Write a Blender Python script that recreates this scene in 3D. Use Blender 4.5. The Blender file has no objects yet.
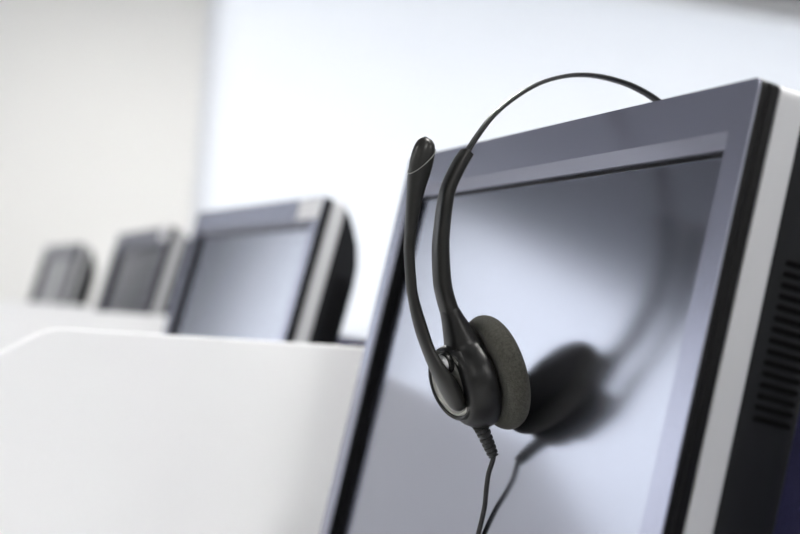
import bpy, bmesh, math, random
from mathutils import Vector, Matrix
random.seed(4)
PI = math.pi
R = math.radians
SC = bpy.context.scene
COL = SC.collection
EYE = 1.07            # eye height above the floor
DESK = 0.74

# ------------------------------------------------------------------ materials
def mat(name, color, rough=0.5, metal=0.0, spec=0.5, coat=0.0, noise=None, bump=None, sheen=0.0):
    m = bpy.data.materials.new(name); m.use_nodes = True
    nt = m.node_tree; b = nt.nodes['Principled BSDF']
    b.inputs['Base Color'].default_value = (*color, 1)
    b.inputs['Roughness'].default_value = rough
    b.inputs['Metallic'].default_value = metal
    b.inputs['Specular IOR Level'].default_value = spec
    b.inputs['Coat Weight'].default_value = coat
    b.inputs['Coat Roughness'].default_value = 0.12
    b.inputs['Sheen Weight'].default_value = sheen
    tc = nt.nodes.new('ShaderNodeTexCoord')
    if noise:
        sc, amt = noise
        n = nt.nodes.new('ShaderNodeTexNoise'); n.inputs['Scale'].default_value = sc
        n.inputs['Detail'].default_value = 5
        nt.links.new(tc.outputs['Object'], n.inputs['Vector'])
        r = nt.nodes.new('ShaderNodeMix'); r.data_type = 'RGBA'
        r.inputs[6].default_value = (*[c*(1-amt) for c in color], 1)
        r.inputs[7].default_value = (*[min(1, c*(1+amt)) for c in color], 1)
        nt.links.new(n.outputs['Fac'], r.inputs[0])
        nt.links.new(r.outputs[2], b.inputs['Base Color'])
    if bump:
        sc, st, dist = bump
        n = nt.nodes.new('ShaderNodeTexNoise'); n.inputs['Scale'].default_value = sc
        n.inputs['Detail'].default_value = 3
        nt.links.new(tc.outputs['Object'], n.inputs['Vector'])
        bp = nt.nodes.new('ShaderNodeBump'); bp.inputs['Strength'].default_value = st
        bp.inputs['Distance'].default_value = dist
        nt.links.new(n.outputs['Fac'], bp.inputs['Height'])
        nt.links.new(bp.outputs['Normal'], b.inputs['Normal'])
    return m

def emit(name, color, s):
    m = bpy.data.materials.new(name); m.use_nodes = True
    nt = m.node_tree; nt.nodes.clear()
    e = nt.nodes.new('ShaderNodeEmission'); e.inputs[0].default_value = (*color, 1); e.inputs[1].default_value = s
    o = nt.nodes.new('ShaderNodeOutputMaterial'); nt.links.new(e.outputs[0], o.inputs[0])
    return m

def slat_material():
    m = bpy.data.materials.new('blind_slat'); m.use_nodes = True
    nt = m.node_tree; nt.nodes.clear()
    d = nt.nodes.new('ShaderNodeBsdfDiffuse'); d.inputs[0].default_value = (.86, .87, .90, 1)
    t = nt.nodes.new('ShaderNodeBsdfTranslucent'); t.inputs[0].default_value = (.70, .71, .735, 1)
    x = nt.nodes.new('ShaderNodeMixShader'); x.inputs[0].default_value = 0.45
    o = nt.nodes.new('ShaderNodeOutputMaterial')
    nt.links.new(d.outputs[0], x.inputs[1]); nt.links.new(t.outputs[0], x.inputs[2])
    nt.links.new(x.outputs[0], o.inputs[0])
    return m

def pane_material():
    m = bpy.data.materials.new('window_glass'); m.use_nodes = True
    nt = m.node_tree; nt.nodes.clear()
    d = nt.nodes.new('ShaderNodeBsdfTransparent'); d.inputs[0].default_value = (.95, .97, .98, 1)
    g = nt.nodes.new('ShaderNodeBsdfGlossy'); g.inputs['Roughness'].default_value = .02
    f = nt.nodes.new('ShaderNodeFresnel'); f.inputs[0].default_value = 1.45
    x = nt.nodes.new('ShaderNodeMixShader'); o = nt.nodes.new('ShaderNodeOutputMaterial')
    nt.links.new(f.outputs[0], x.inputs[0]); nt.links.new(d.outputs[0], x.inputs[1]); nt.links.new(g.outputs[0], x.inputs[2])
    nt.links.new(x.outputs[0], o.inputs[0])
    return m

M = dict(
    wall=mat('wall_paint', (.76, .76, .747), .85, noise=(3, .01), bump=(300, .05, .001)),
    ceiling=mat('ceiling_tile', (.32, .325, .345), .9, noise=(8, .03)),
    added_block_grey=mat('added_block_paint', (.46, .47, .51), .85, noise=(4, .02)),
    added_door=mat('dark_grey_added_door', (.09, .093, .105), .6, noise=(5, .03)),
    floor=mat('carpet_tile', (.30, .31, .34), .95, noise=(60, .15), bump=(400, .3, .002)),
    white_board=mat('white_laminate', (.80, .805, .82), .55, noise=(5, .008)),
    desk=mat('pale_desk_laminate', (.78, .785, .79), .45, noise=(6, .01)),
    desk_metal=mat('desk_leg_metal', (.55, .56, .58), .35, metal=.8),
    fabric=mat('violet_blue_fabric', (.045, .042, .14), .9, noise=(300, .2), bump=(900, .3, .0006)),
    bezel=mat('grey_bezel_plastic', (.345, .352, .435), .27, metal=.9, spec=.5, noise=(900, .05), bump=(2600, .12, .0002)),
    screen=mat('screen_surface', (.325, .335, .39), .17, metal=1.0),
    black=mat('black_edge_plastic', (.003, .003, .0035), .42, spec=.15),
    silver=mat('silver_plastic', (.42, .425, .44), .5, metal=.25, spec=.5),
    casing=mat('black_casing_plastic', (.006, .0065, .008), .55, spec=.12, bump=(1500, .15, .0003)),
    slot=mat('vent_slot_black', (.0015, .0015, .0018), .8, spec=.05),
    headset=mat('headset_black_plastic', (.009, .009, .008), .36, spec=.3, bump=(3500, .06, .0001)),
    cup=mat('earcup_black_plastic', (.006, .006, .006), .37, spec=.3),
    band=mat('headband_dark_steel', (.022, .022, .023), .36, metal=.3, spec=.4),
    foam=mat('grey_foam', (.058, .057, .048), .98, spec=.1, noise=(700, .6), bump=(1500, .9, .0006), sheen=.1),
    chrome=mat('chrome', (.62, .62, .63), .32, metal=.8),
    plate=mat('pale_grey_plate', (.30, .30, .28), .35, metal=.4),
    rubber=mat('black_rubber', (.012, .012, .013), .45, spec=.4),
    seam=mat('grey_seam', (.22, .22, .21), .5),
    highlight_patch=mat('white_highlight', (.88, .88, .90), .6),
    frame=mat('white_window_frame', (.85, .85, .86), .4),
    fill_lamp_body=mat('white_fill_housing', (.8, .8, .8), .5),
    slat=slat_material(), pane=pane_material(),
    fill_lamp=emit('fill_lamp_diffuser', (1, .985, .955), 46.0),
)

# ------------------------------------------------------------------ helpers
def link(name, bm, m, parent=None, smooth=False, weld=False, sharp=38):
    if weld: bmesh.ops.remove_doubles(bm, verts=bm.verts, dist=1e-6)
    bmesh.ops.recalc_face_normals(bm, faces=bm.faces)
    me = bpy.data.meshes.new(name); bm.to_mesh(me); bm.free()
    me.materials.append(M[m])
    if smooth:
        for p in me.polygons: p.use_smooth = True
        me.set_sharp_from_angle(angle=R(sharp))
    o = bpy.data.objects.new(name, me); COL.objects.link(o)
    if parent: o.parent = parent
    return o

def empty(name, loc, rz=0, label=None, cat=None, group=None):
    o = bpy.data.objects.new(name, None); COL.objects.link(o)
    o.empty_display_size = .05
    o.location = loc; o.rotation_euler = (0, 0, rz)
    tag(o, label, cat, group); return o

def tag(o, label=None, cat=None, group=None, kind=None):
    if label: o['label'] = label
    if cat: o['category'] = cat
    if group: o['group'] = group
    if kind: o['kind'] = kind
    return o

def box(bm, x0, x1, y0, y1, z0, z1, bevel=0, seg=2):
    ps = [(x, y, z) for x in (x0, x1) for y in (y0, y1) for z in (z0, z1)]
    v = [bm.verts.new(p) for p in ps]
    fs = [bm.faces.new([v[i] for i in q]) for q in ((0,1,3,2),(4,6,7,5),(0,4,5,1),(2,3,7,6),(0,2,6,4),(1,5,7,3))]
    if bevel:
        es = list({e for f in fs for e in f.edges})
        bmesh.ops.bevel(bm, geom=es, offset=bevel, segments=seg, affect='EDGES', profile=.5)
    return v

def loft(bm, rings, cap0=True, cap1=True, closed=True):
    vr = [[bm.verts.new(p) for p in r] for r in rings]
    n = len(vr[0])
    for a, b in zip(vr, vr[1:]):
        for i in range(n if closed else n-1):
            j = (i+1) % n
            bm.faces.new((a[i], a[j], b[j], b[i]))
    if cap0: bm.faces.new(vr[0][::-1])
    if cap1: bm.faces.new(vr[-1])
    return vr

def catmull(P, n=8):
    """P: list of tuples (any dimension) -> smooth list through them"""
    P = [tuple(p) for p in P]
    Q = [tuple(2*a-b for a, b in zip(P[0], P[1]))] + P + [tuple(2*a-b for a, b in zip(P[-1], P[-2]))]
    out = []
    for i in range(1, len(Q)-2):
        p0, p1, p2, p3 = Q[i-1:i+3]
        for k in range(n):
            t = k/n
            out.append(tuple(.5*(2*b+(c-a)*t+(2*a-5*b+4*c-d)*t*t+(-a+3*b-3*c+d)*t**3)
                             for a, b, c, d in zip(p0, p1, p2, p3)))
    out.append(P[-1]); return out

def sweep(bm, path, n=20, power=2.0, side=Vector((0, 1, 0)), cap=True):
    """path of (x,y,z, half_thickness in plane, half_width along side); superellipse section"""
    rings = []
    for i, p in enumerate(path):
        c = Vector(p[:3]); a = Vector(path[max(i-1, 0)][:3]); b = Vector(path[min(i+1, len(path)-1)][:3])
        t = (b-a).normalized(); s = (side - t*side.dot(t)).normalized(); u = t.cross(s)
        r = []
        for k in range(n):
            th = 2*PI*k/n; cc, ss = math.cos(th), math.sin(th)
            x = math.copysign(abs(cc)**(2/power), cc)*p[3]; y = math.copysign(abs(ss)**(2/power), ss)*p[4]
            r.append(c + u*x + s*y)
        rings.append(r)
    loft(bm, rings, cap, cap)

def lathe(bm, prof, c, axis, n=48, cap0=True, cap1=True):
    """prof: (distance along axis, radius)"""
    ax = Vector(axis).normalized(); u = ax.orthogonal().normalized(); v = ax.cross(u); c = Vector(c)
    rings = [[c + ax*d + (u*math.cos(2*PI*k/n)+v*math.sin(2*PI*k/n))*max(r, 1e-4) for k in range(n)] for d, r in prof]
    loft(bm, rings, cap0, cap1)

def rrect(s0, s1, v0, v1, r, seg=5):
    pts = []
    for cx, cy, a0 in ((s1-r, v1-r, 0), (s0+r, v1-r, 90), (s0+r, v0+r, 180), (s1-r, v0+r, 270)):
        for k in range(seg+1):
            a = R(a0+90*k/seg); pts.append((cx+r*math.cos(a), cy+r*math.sin(a)))
    return pts

# ------------------------------------------------------------------ the setting
YE = 5.2                       # end wall
XL, XR, YB = -4.6, 4.6, -3.4   # left wall, right wall, back wall
H = 2.57
WZ0, WZ1 = .92, 2.48            # window opening heights
def struct(name, bm, m):
    return tag(link(name, bm, m), kind='structure')

bm = bmesh.new(); box(bm, XL-.15, XR+.15, YB-.15, YE+.25, -.1, 0); struct('floor', bm, 'floor')
bm = bmesh.new(); box(bm, XL-.15, XR+.15, YB-.15, YE+.25, H, H+.1); struct('ceiling', bm, 'ceiling')
TOPS = [2.19, 2.53]
wins = [(-4.35, -1.25), (.955, 4.35)]
bm = bmesh.new()
edges = [XL] + [x for w in wins for x in w] + [XR]
for a, b in ((edges[0], edges[1]), (edges[2], edges[3]), (edges[4], edges[5])):
    box(bm, a, b, YE, YE+.2, 0, H)
for (a, b), t in zip(wins, TOPS):
    box(bm, a, b, YE, YE+.2, 0, WZ0); box(bm, a, b, YE, YE+.2, t, H)
struct('wall_end', bm, 'wall')
bm = bmesh.new(); box(bm, XL-.15, XL, YB, YE+.2, 0, H); struct('wall_left', bm, 'wall')
bm = bmesh.new(); box(bm, XR, XR+.15, YB, YE+.2, 0, H); struct('wall_right', bm, 'wall')
bm = bmesh.new(); box(bm, XL, XR, YB-.15, YB, 0, H); struct('wall_back', bm, 'wall')
bm = bmesh.new(); box(bm, XL, -.35, 4.2, YE, 2.20, H, .004); struct('added_block_1', bm, 'added_block_grey')  # unseen grey block, added so the near screen mirrors a darker top
bm = bmesh.new()
for a, b in ((XL, XR),): box(bm, a, b, YE-.012, YE, 0, .09, .003)
struct('baseboard_end', bm, 'frame')
bm = bmesh.new(); box(bm, XL, XL+.012, YB, YE-.012, 0, .09, .003); struct('baseboard_left', bm, 'frame')

for i, (a, b) in enumerate(wins):
    WZ1 = TOPS[i]
    bm = bmesh.new(); t = .05
    box(bm, a, b, YE+.10, YE+.15, WZ0, WZ0+t); box(bm, a, b, YE+.10, YE+.15, WZ1-t, WZ1)
    box(bm, a, a+t, YE+.10, YE+.15, WZ0+t, WZ1-t); box(bm, b-t, b, YE+.10, YE+.15, WZ0+t, WZ1-t)
    w = struct('window_%d' % (i+1), bm, 'frame')
    bm = bmesh.new(); box(bm, a+t, b-t, YE+.122, YE+.128, WZ0+t, WZ1-t); g = link('pane', bm, 'pane', w)
    bm = bmesh.new(); box(bm, a-.02, b+.02, YE-.06, YE+.10, WZ0-.03, WZ0, .004); link('window_sill', bm, 'frame', w)
    # venetian blind hung inside the reveal
    bl = empty('window_blind', ((a+b)/2, YE+.05, WZ0), 0,
               ['white half open venetian blind at the far left window, seen reflected in the near screen',
                'bright white closed venetian blind filling the window behind the monitors'][i], 'window blind')
    hw = (b-a)/2-.012
    bm = bmesh.new(); z = .03
    top = WZ1-WZ0-.05
    while z < top-.01:
        tilt = R((30, -64)[i]); ch = (.0135, .0175)[i]
        pts = []
        for k in range(4):
            q = -ch + 2*ch*k/3; bow = .0022*(1-(q/ch)**2)
            pts.append((q*math.cos(tilt)-bow*math.sin(tilt), q*math.sin(tilt)+bow*math.cos(tilt)))
        v0 = [bm.verts.new((-hw, y, z+zz)) for y, zz in pts]; v1 = [bm.verts.new((hw, y, z+zz)) for y, zz in pts]
        for k in range(3): bm.faces.new((v0[k], v0[k+1], v1[k+1], v1[k]))
        z += (.0225, .0305)[i]
    link('slats', bm, 'slat', bl, smooth=True)
    bm = bmesh.new(); box(bm, -hw, hw, -.02, .02, top, top+.05, .002); link('headrail', bm, 'frame', bl)
    bm = bmesh.new(); box(bm, -hw, hw, -.012, .012, .001, .016, .003); link('bottom_rail', bm, 'frame', bl)
    for k in range(5):
        x = -hw+.15+(2*hw-.3)*k/4
        bm = bmesh.new(); box(bm, x-.001, x+.001, -.015, -.014, .016, top)
        link('ladder_cord', bm, 'frame', bl)

# grey panel added out of view on the end wall, darkens the farther screens
bm = bmesh.new(); dx0, dx1 = -1.13, -.32
box(bm, dx0, dx1, YE-.03, YE-.002, .0, 2.03, .003); d = struct('added_door_1', bm, 'added_door')
bm = bmesh.new(); box(bm, dx0-.05, dx0, YE-.035, YE-.001, 0, 2.055, .002); box(bm, dx1, dx1+.05, YE-.035, YE-.001, 0, 2.055, .002); link('added_door_frame', bm, 'added_door', d)
bm = bmesh.new(); sweep(bm, [(dx0+.07, YE-.03, 1.02, .009, .009), (dx0+.07, YE-.08, 1.02, .009, .009)], 12); sweep(bm, [(dx0+.062, YE-.08, 1.02, .009, .009), (dx0+.18, YE-.08, 1.02, .009, .009)], 12, side=Vector((0, 0, 1)))
link('added_door_handle', bm, 'chrome', d)

# light panels added out of view to brighten the room evenly
lights = [(-3.7, 2.8), (.75, 3.65), (3.2, 3.3), (-2.6, 1.2), (.85, .62), (3.0, 1.2), (-2.6, -1.5), (.5, -1.7), (3.0, -1.5)]
names = {(-3.7, 2.8): 'far left', (.75, 3.65): 'far middle', (3.2, 3.3): 'far right', (-2.6, 1.2): 'middle left',
         (.85, .62): 'central', (3.0, 1.2): 'middle right', (-2.6, -1.5): 'rear left', (.5, -1.7): 'rear middle', (3.0, -1.5): 'rear right'}
proto = None
for (x, y) in lights:
    if proto is None:
        r = proto = empty('fill_light', (x, y, H), 0)
        bm = bmesh.new()
        for q in ((-.31, -.28, -.31, .31), (.28, .31, -.31, .31), (-.28, .28, -.31, -.28), (-.28, .28, .28, .31)):
            box(bm, *q, -.03, 0)
        link('frame', bm, 'fill_lamp_body', r)  # frame of the added fill light panel
        bm = bmesh.new(); box(bm, -.28, .28, -.28, .28, -.012, -.004); link('fill_diffuser', bm, 'fill_lamp', r)
    else:
        r = proto.copy(); COL.objects.link(r); r.location = (x, y, H)
        for ch in proto.children:
            c = ch.copy(); COL.objects.link(c); c.parent = r
    tag(r, 'square white fill light panel, unseen and added, the %s one of the room, above the picture' % names[(x, y)], 'ceiling light', 'added fill light panels')

# ------------------------------------------------------------------ desks and partitions
XP = .50                      # front face of the fabric panels behind the monitors
bays = [(-.55, 1.066), (1.094, 1.906), (1.934, 2.736), (2.764, 3.75)]
dl = ['nearest white desk, carrying the large monitor with the headset', 'white desk between the two nearest dividers, under the second monitor',
      'white desk under the third monitor', 'white desk at the far end of the row, under the last monitor']
pl = ['violet blue fabric panel behind the nearest large monitor', 'violet blue fabric panel behind the second monitor',
      'violet blue fabric panel behind the third monitor', 'violet blue fabric panel behind the last monitor of the row']
for (y0, y1), a, b in zip(bays, dl, pl):
    r = empty('desk', (.1, (y0+y1)/2, 0), 0, a, 'desk', 'desks in one row')
    hy = (y1-y0)/2
    bm = bmesh.new(); box(bm, -.38, .395, -hy, hy, DESK-.028, DESK, .003); link('worktop', bm, 'desk', r)
    for sx in (-.33, .35):
        for sy in (-hy+.05, hy-.05):
            bm = bmesh.new(); box(bm, sx-.02, sx+.02, sy-.02, sy+.02, .0, DESK-.028, .003); link('leg', bm, 'desk_metal', r)
    r = empty('partition_panel', (XP+.015, (y0+y1)/2, 0), 0, b, 'partition', 'fabric panels behind the monitors')
    bm = bmesh.new(); box(bm, -.0145, .0145, -hy-.013, hy+.013, .02, EYE-.034, .002); link('fabric_face', bm, 'fabric', r)
    bm = bmesh.new(); box(bm, -.016, .016, -hy-.013, hy+.013, EYE-.034, EYE-.031, .001); link('top_trim', bm, 'fabric', r)
    bm = bmesh.new()
    for sy in (-hy+.1, hy-.1): box(bm, -.016, .016, sy-.03, sy+.03, 0, .02)
    link('feet', bm, 'desk_metal', r)

def divider(y, x0, ztop, label):
    r = empty('desk_divider', (.1, y, 0), 0, label, 'desk divider', 'white dividers between the desks')
    zt = ztop; s = .0182/.029
    xl = -.26
    prof = [(XP-.1-.002, 0), (XP-.1-.002, zt), (x0-.1+.01, zt), (x0-.1-.002, zt-.004), (xl-.1, zt-(x0-xl)*s), (xl-.1, 0)]
    bm = bmesh.new(); loft(bm, [[(x, -.0125, z) for x, z in prof], [(x, .0125, z) for x, z in prof]])
    bmesh.ops.recalc_face_normals(bm, faces=bm.faces)
    bmesh.ops.bevel(bm, geom=bm.edges[:], offset=.0015, segments=2, affect='EDGES')
    link('panel', bm, 'white_board', r, smooth=True)
    return r
divider(1.08, .092, EYE-.0268, 'large white divider board with a sloped corner, in front of the second monitor')
divider(1.92, .092, EYE-.0215, 'white divider board behind the nearest divider, in front of the third monitor')
divider(2.75, .092, EYE-.0215, 'farthest white divider board, in front of the last monitor')

# ------------------------------------------------------------------ monitors
MW, MH = .428, .360
def monitor(tr, away, tilt, label, highlight_patch=False):
    """tr: world position of the near top corner; local X = screen normal (plan), Y = along width towards the near side"""
    yaw = PI + R(away)
    T = R(tilt); rx, ry = math.cos(yaw), math.sin(yaw)          # local X in world
    # origin: centre of the stand foot on the desk
    off = Vector((-.075, -MW/2))
    ox = tr[0] + off.x*rx - off.y*ry; oy = tr[1] + off.x*ry + off.y*rx
    root = empty('monitor', (ox, oy, DESK), yaw, label, 'monitor', 'monitors in a row on the desks')
    base = Vector((.075, MW/2, tr[2]-DESK))                     # near top corner in local coordinates
    hv = Vector((-math.sin(T), 0, math.cos(T))); nv = Vector((math.cos(T), 0, math.sin(T)))
    def P(s, v, d): return base - Vector((0, 1, 0))*s - hv*v - nv*d
    def ring(s0, s1, v0, v1, r, d): return [P(s, v, d) for s, v in rrect(s0, s1, v0, v1, r)]
    # bezel: outer face, sloped inner top wall, straight other walls
    bm = bmesh.new()
    o0 = ring(.0001, MW-.0001, .0001, MH-.0001, .003, 0)
    o1 = ring(0, MW, 0, MH, .004, .0005)
    i0 = ring(.0165, .4138, .0230, MH-.030, .0012, 0)
    i1 = ring(.0168, .4135, .0298, MH-.031, .0012, .0040)
    i2 = ring(.0168, .4135, .0298, MH-.031, .0012, .0082)
    loft(bm, [ring(.0009, MW-.0009, .0009, MH-.0009, .004, .0060), o1, o0, i0, i1, i2], False, False)
    link('bezel', bm, 'bezel', root, smooth=True, weld=True, sharp=18)
    # black liner round the recessed screen
    bm = bmesh.new()
    loft(bm, [ring(.0172, .4130, .0300, MH-.0312, .001, .0025), ring(.0172, .4130, .0300, MH-.0312, .001, .0082),
              ring(.0182, .4124, .0313, MH-.0325, .001, .0082)], False, False)
    # keep the liner off the sloped top wall
    bmesh.ops.delete(bm, geom=[v for v in bm.verts if (base-v.co).dot(hv) < .0303 and (base-v.co).dot(nv) < .006], context='VERTS')
    link('screen_gasket', bm, 'black', root)
    bm = bmesh.new()
    loft(bm, [ring(.0170, .4132, .0300, MH-.0312, .001, .0084), ring(.0170, .4132, .0300, MH-.0312, .001, .0094)])
    link('screen', bm, 'screen', root)
    # black band, silver band, casing
    bm = bmesh.new()
    loft(bm, [ring(.0002, MW-.0002, .0002, MH-.0002, .004, .0005), ring(.0, MW, .0, MH, .004, .0009), ring(.0, MW, .0, MH, .004, .0048), ring(.0006, MW-.0006, .0006, MH-.0006, .004, .0054),
              ring(.0, MW, .0, MH, .004, .0060), ring(.0, MW, .0, MH, .004, .0104)], False, False)
    link('edge_band', bm, 'black', root, smooth=True)
    bm = bmesh.new()
    loft(bm, [ring(.0012, MW-.0012, .0012, MH-.0012, .006, .0104), ring(-.0004, MW+.0004, -.0004, MH+.0004, .006, .0112),
              ring(-.0006, MW+.0006, -.0006, MH+.0006, .006, .0240), ring(.0010, MW-.0010, .0010, MH-.0010, .006, .0252)], False, False)
    link('silver_band', bm, 'silver', root, smooth=True)
    bm = bmesh.new()
    rs = []
    for d, si, ti, bi in ((.0252, .0016, .0016, .0016), (.0262, .0022, .0030, .002), (.0280, .0012, .004, .002), (.034, .0008, .010, .004), (.041, .0010, .020, .008),
                          (.049, .0014, .034, .016), (.055, .0022, .052, .028), (.0575, .004, .072, .040), (.0585, .008, .085, .05)):
        rs.append(ring(si, MW-si, ti, MH-bi, .008, d))
    loft(bm, rs)
    link('rear_casing', bm, 'casing', root, smooth=True)
    # slotted ventilation grille on both sides
    for side in (0, 1):
        bm = bmesh.new()
        for k in range(15):
            v = .0745 + k*.00492
            ds = [.0325+.0012, .0525-.0012]; pts = []
            for cx, a0 in ((ds[1], -90), (ds[0], 90)):
                for q in range(7):
                    a = R(a0+180*q/6); pts.append((cx+.00125*math.cos(a), v+.00125*math.sin(a)))
            s = .0004 if side == 0 else MW-.0004
            s2 = .0030 if side == 0 else MW-.003
            a = [P(s, vv, d) for d, vv in pts]; b = [P(s2, vv, d) for d, vv in pts]
            loft(bm, [a, b])
        link('vent_grille', bm, 'slot', root)
    # stand
    bm = bmesh.new()
    nk = []
    for z, hx, hy, cx in ((.012, .018, .050, -.008), (.05, .016, .045, -.010), (.12, .014, .042, -.014), (.19, .012, .042, -.006)):
        nk.append([(cx+x, y, z) for x, y in rrect(-hx, hx, -hy, hy, .006, 4)])
    loft(bm, nk); link('stand_neck', bm, 'casing', root, smooth=True)
    bm = bmesh.new()
    loft(bm, [[(x, y, z) for x, y in rrect(-.09+i, .09-i, -.12+i, .12-i, .04, 8)] for z, i in ((0, .002), (.004, 0), (.010, .003), (.014, .012))])
    link('stand_base', bm, 'casing', root, smooth=True)
    if highlight_patch:  # white patch standing in for a bright highlight on the bezel corner
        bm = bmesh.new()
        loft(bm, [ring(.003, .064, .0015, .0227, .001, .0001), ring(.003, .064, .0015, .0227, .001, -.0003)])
        tag(link('highlight_patch', bm, 'highlight_patch', root), 'white patch standing for a highlight on the top corner of the frame')
    return root, P

TZ = EYE+.1142
mon1, P1 = monitor((.3369, .5186, TZ), 1.184, 10.19, 'large nearest monitor with grey frame and headset hanging over its top edge')
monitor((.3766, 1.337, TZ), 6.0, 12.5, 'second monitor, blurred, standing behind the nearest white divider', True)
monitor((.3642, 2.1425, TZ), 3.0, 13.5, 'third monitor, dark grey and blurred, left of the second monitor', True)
monitor((.3398, 3.19, TZ), 5.0, 13.5, 'last and most blurred monitor at the far left end of the row')

# ------------------------------------------------------------------ headset
def headset(loc, rz, label, cable_path=None, group=None):
    """local X points out from the screen, Z up, Y along the width of the monitor; the band arches over the top edge"""
    root = empty('headset', loc, rz, label, 'headset', group)
    band = [(.0690, -.040), (.0645, -.0262), (.0546, -.0096), (.0466, -.0001), (.0355, .0094), (.0241, .0167), (.0124, .0214), (.0015, .0240),
            (-.0100, .0248), (-.0225, .0238), (-.0339, .0215), (-.0469, .0165), (-.060, .008), (-.071, -.005), (-.079, -.021), (-.082, -.036)]
    pts = [(x, 0, z, .00115, .0038) for x, z in band]
    bm = bmesh.new(); sweep(bm, catmull(pts, 6), 16, 2.6)
    link('headband', bm, 'band', root, smooth=True)
    def side(front):
        m = 1 if front else -1
        cx = 0 if front else -.008
        q = lambda x: cx + m*x
        # slim adjustable arm
        arm = [(.0640, -.0252, .0032, .0052), (.0678, -.0320, .0034, .0055), (.0728, -.0439, .0034, .0058), (.0745, -.0541, .0034, .0062), (.0752, -.0668, .0034, .0066), (.0751, -.0774, .0036, .0068),
               (.0731, -.0935, .0038, .0070), (.0708, -.1018, .0038, .0072), (.0673, -.1105, .0040, .0074)]
        bm = bmesh.new(); sweep(bm, catmull([(q(x), 0, z, t, w) for x, z, t, w in arm], 6), 24, 3.2)
        link('arm', bm, 'headset', root, smooth=True)
        # cup: neck flowing into a dome turned about the pad axis
        k = Vector((m*math.cos(R(19)), 0, -math.sin(R(19))))        # outward axis, away from the screen
        c0 = Vector((q(.0455), 0, -.1425))
        bm = bmesh.new()
        lathe(bm, [(.0005, .0225), (.0018, .0240), (.0035, .0248), (.006, .0249), (.009, .0243), (.0115, .0234), (.0140, .0220), (.0158, .0204),
                   (.0170, .0192), (.0172, .0184)], c0-Vector((0,0,.0018)), k, 56)
        neck = [(.0686, -.1075, .0044, .0080), (.0660, -.1125, .0052, .0088), (.0630, -.1185, .0070, .0104), (.0592, -.1255, .0094, .0124), (.0560, -.1325, .0112, .0142), (.0540, -.1400, .0095, .0150), (.0535, -.1480, .006, .012)]
        sweep(bm, catmull([(q(x), 0, z, t, w) for x, z, t, w in neck], 6), 28, 2.3)
        cup = link('ear_cup', bm, 'cup', root, smooth=True)
        rm = cup.modifiers.new('blend', 'REMESH'); rm.mode = 'VOXEL'; rm.voxel_size = .0007; rm.use_smooth_shade = True
        sm = cup.modifiers.new('soften', 'SMOOTH'); sm.iterations = 45; sm.factor = .6
        # foam pad
        bm = bmesh.new(); prof = []
        rr = .0066
        prof.append((.0022, .012)); prof.append((.0, .018))
        for i in range(13):
            a = R(90 - 180*i/12) if False else R(-90+180*i/12)
            prof.append((-.0066 - rr*math.sin(a)*-1 if False else -.0070+rr*-math.sin(a), .0248+rr*math.cos(a)))
        prof.append((-.0125, .012)); prof.append((-.0120, .002))
        lathe(bm, prof, c0, k, 64)
        link('foam_pad', bm, 'foam', root, smooth=True)
        return c0, k, cup
    c0, k, cup = side(True)
    side(False)
    # pivot housing, ring and plate on the outer face of the front cup, turned a little towards the near side
    k2 = (k*math.cos(R(11)) + Vector((0, 1, 0))*math.sin(R(11))).normalized()
    c2 = c0 + k*.0188 + Vector((.0006, 0, .0008))
    bm = bmesh.new(); lathe(bm, [(-.010, .0200), (-.004, .0206), (-.001, .0203), (.0008, .0196), (.0014, .0187), (.0008, .0178), (-.0006, .0174)], c2, k2, 56, True, False)
    link('pivot_ring', bm, 'cup', root, smooth=True)
    bm = bmesh.new(); lathe(bm, [(-.0010, .0174), (.0004, .0172), (.0008, .0160), (-.0002, .0152), (-.0002, .0146), (.0008, .0138), (.0012, .010), (.0012, .002)], c2, k2, 56)
    link('pivot_plate', bm, 'plate', root, smooth=True)
    up = (Vector((0, 0, 1)) - k2*k2.z).normalized()
    bm = bmesh.new(); cb = c2 + up*.0125 + k2*.0016 + Vector((-.0004, .0030, 0))
    lathe(bm, [(-.001, .0056), (.0012, .0056), (.0022, .0048), (.0018, .0040)], cb, k2, 28)
    link('button_collar', bm, 'cup', root, smooth=True)
    bm = bmesh.new()
    lathe(bm, [(.0012, .0048), (.0028, .0045), (.0044, .0034), (.0052, .0012)], cb, k2, 28)
    tag(link('button', bm, 'chrome', root, smooth=True), 'chrome button')
    # microphone boom, its foot a paddle over the pivot
    bp = [(.0866, -.0200, .0010, .0010), (.0869, -.0207, .0030, .0027), (.0874, -.0228, .0048, .0044), (.0882, -.0270, .0059, .0053), (.0893, -.0335, .0062, .0055), (.0903, -.0400, .0056, .0052), (.0912, -.0470, .0047, .0048),
          (.0920, -.0557, .0038, .0044), (.0927, -.0684, .0028, .0042), (.0927, -.0788, .0025, .0042), (.0905, -.0948, .0024, .0044), (.0888, -.103, .0024, .0046),
          (.0862, -.1112, .0027, .0050), (.0830, -.1204, .0029, .0056), (.0792, -.1305, .0028, .0060), (.0744, -.1394, .0034, .0072), (.0692, -.1460, .0044, .0088), (.0650, -.1520, .0046, .0088), (.0620, -.1570, .0040, .0076), (.0604, -.1598, .0027, .0050), (.0598, -.1608, .0010, .0020)]
    full = catmull([(x, .0052*min(1, max(0, (-.116-z)/.024)), z, t, w) for x, z, t, w in bp], 6)
    cut = 6*6
    bm = bmesh.new(); sweep(bm, full[cut-8:], 24, 2.4)
    link('microphone_boom', bm, 'headset', root, smooth=True)
    bm = bmesh.new(); sweep(bm, full[:cut-8+1], 28, 2.1)
    mic = link('microphone', bm, 'headset', root, smooth=True)
    # fine seam running obliquely round the microphone capsule
    bm = bmesh.new(); n = 40; rings = []
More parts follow.
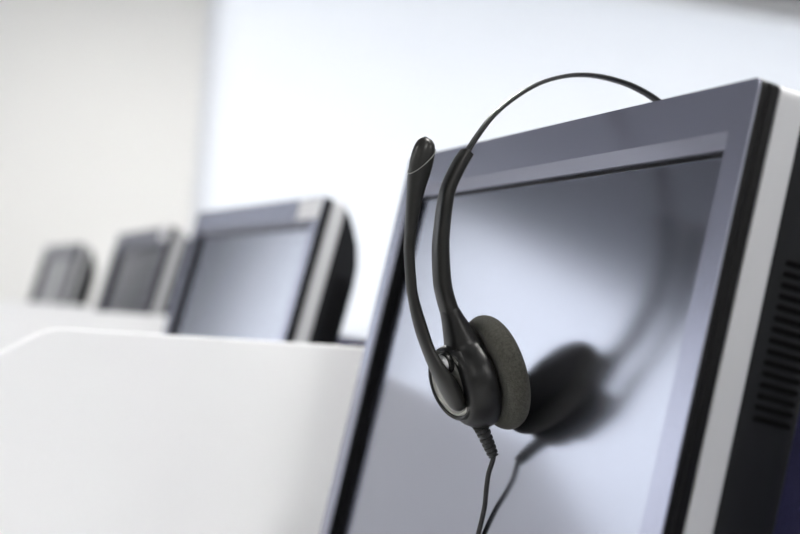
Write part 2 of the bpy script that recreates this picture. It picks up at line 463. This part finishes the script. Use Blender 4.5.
    for i in range(n):
        th = 2*PI*i/n; ux, sy = math.cos(th), math.sin(th)
        zc = -.0325 - .0070*ux - .002*sy
        tt = .0061; ww = .0057
        c = Vector((.0892 - (zc+.033)*.13 + ux*(tt+.00012), sy*(ww+.00012), zc))
        rad = Vector((ux, sy, 0)).normalized()
        rings.append([c + rad*a + Vector((0, 0, b)) for a, b in ((-.0005, -.00022), (.00018, -.00022), (.00018, .00022), (-.0005, .00022))])
    rings.append(rings[0])
    loft(bm, rings, False, False); link('seam', bm, 'seam', mic)
    # strain relief with ribs
    path = catmull([(.0470, 0, -.1665), (.0448, 0, -.1700), (.0406, 0, -.1775), (.0368, 0, -.1845)], 10)
    bm = bmesh.new(); pp = []
    N = len(path)
    for i in range((N-1)*4+1):
        u = i/4; j = min(int(u), N-2); f = u-j
        p = [a+(b-a)*f for a, b in zip(path[j], path[j+1])]
        t = i/((N-1)*4)
        r = .0048*(1-t)+.0029*t
        if t > .16: r *= (1.0 if math.sin(t*2*PI*9) > -.2 else .80)
        pp.append((*p, r, r))
    sweep(bm, pp, 18, 2.0); link('strain_relief', bm, 'rubber', root)
    if cable_path:
        cp = catmull([(*p, .00135, .00135) for p in cable_path], 8)
        bm = bmesh.new(); sweep(bm, cp, 12, 2.0, side=Vector((0, 1, .05)))
        link('cable', bm, 'rubber', root, smooth=True)
    return root

cab = [(.0380, 0, -.1825), (.0368, 0, -.1845), (.0372, 0, -.1875), (.0384, -.0012, -.194), (.0383, -.0030, -.2024), (.0376, -.0052, -.2119), (.0381, -.0080, -.223),
       (.0392, -.0100, -.232), (.0416, -.0118, -.2450), (.0448, -.0128, -.262), (.0485, -.013, -.280), (.0565, -.013, -.300), (.0660, -.013, -.320), (.0730, -.013, -.345), (.077, -.010, -.375), (.080, -.008, -.410),
       (.086, -.004, -.4312), (.098, .006, -.4370), (.117, .03, -.4378), (.13, .07, -.4380), (.12, .12, -.4380), (.085, .15, -.4380)]
K = 1.0135
hs = headset((.3334*K, .6885*K, EYE+.1142*K), PI+R(1.184), 'black headset with grey foam pad hanging over the nearest monitor', cab)
hs.scale = (K, K, K)

# ------------------------------------------------------------------ daylight
w = bpy.data.worlds.new('overcast_sky'); SC.world = w; w.use_nodes = True
bg = w.node_tree.nodes['Background']; bg.inputs[0].default_value = (.975, .98, 1.0, 1); bg.inputs[1].default_value = 4.1

# ------------------------------------------------------------------ camera
cam = bpy.data.cameras.new('camera'); co = bpy.data.objects.new('camera', cam); COL.objects.link(co)
roll, pitch, az = R(4), R(2.0269), R(-19)
fw = Vector((0, math.cos(pitch), math.sin(pitch))); up0 = Vector((0, -math.sin(pitch), math.cos(pitch))); rt0 = Vector((1, 0, 0))
up = up0*math.cos(roll) - rt0*math.sin(roll); rt = rt0*math.cos(roll) + up0*math.sin(roll)
m3 = Matrix((rt, up, -fw)).transposed()
m4 = (Matrix.Rotation(az, 3, 'Z') @ m3).to_4x4(); m4.translation = (0, 0, EYE)
co.matrix_world = m4
cam.sensor_width = 36; cam.lens = 1400*36/800
cam.clip_start = .02; cam.clip_end = 100
cam.dof.use_dof = True; cam.dof.focus_distance = .735; cam.dof.aperture_fstop = cam.lens/12.0
SC.camera = co

vs = SC.view_settings
vs.view_transform = 'Standard'; vs.look = 'None'; vs.gamma = 1; vs.use_curve_mapping = False; vs.exposure = 0.0
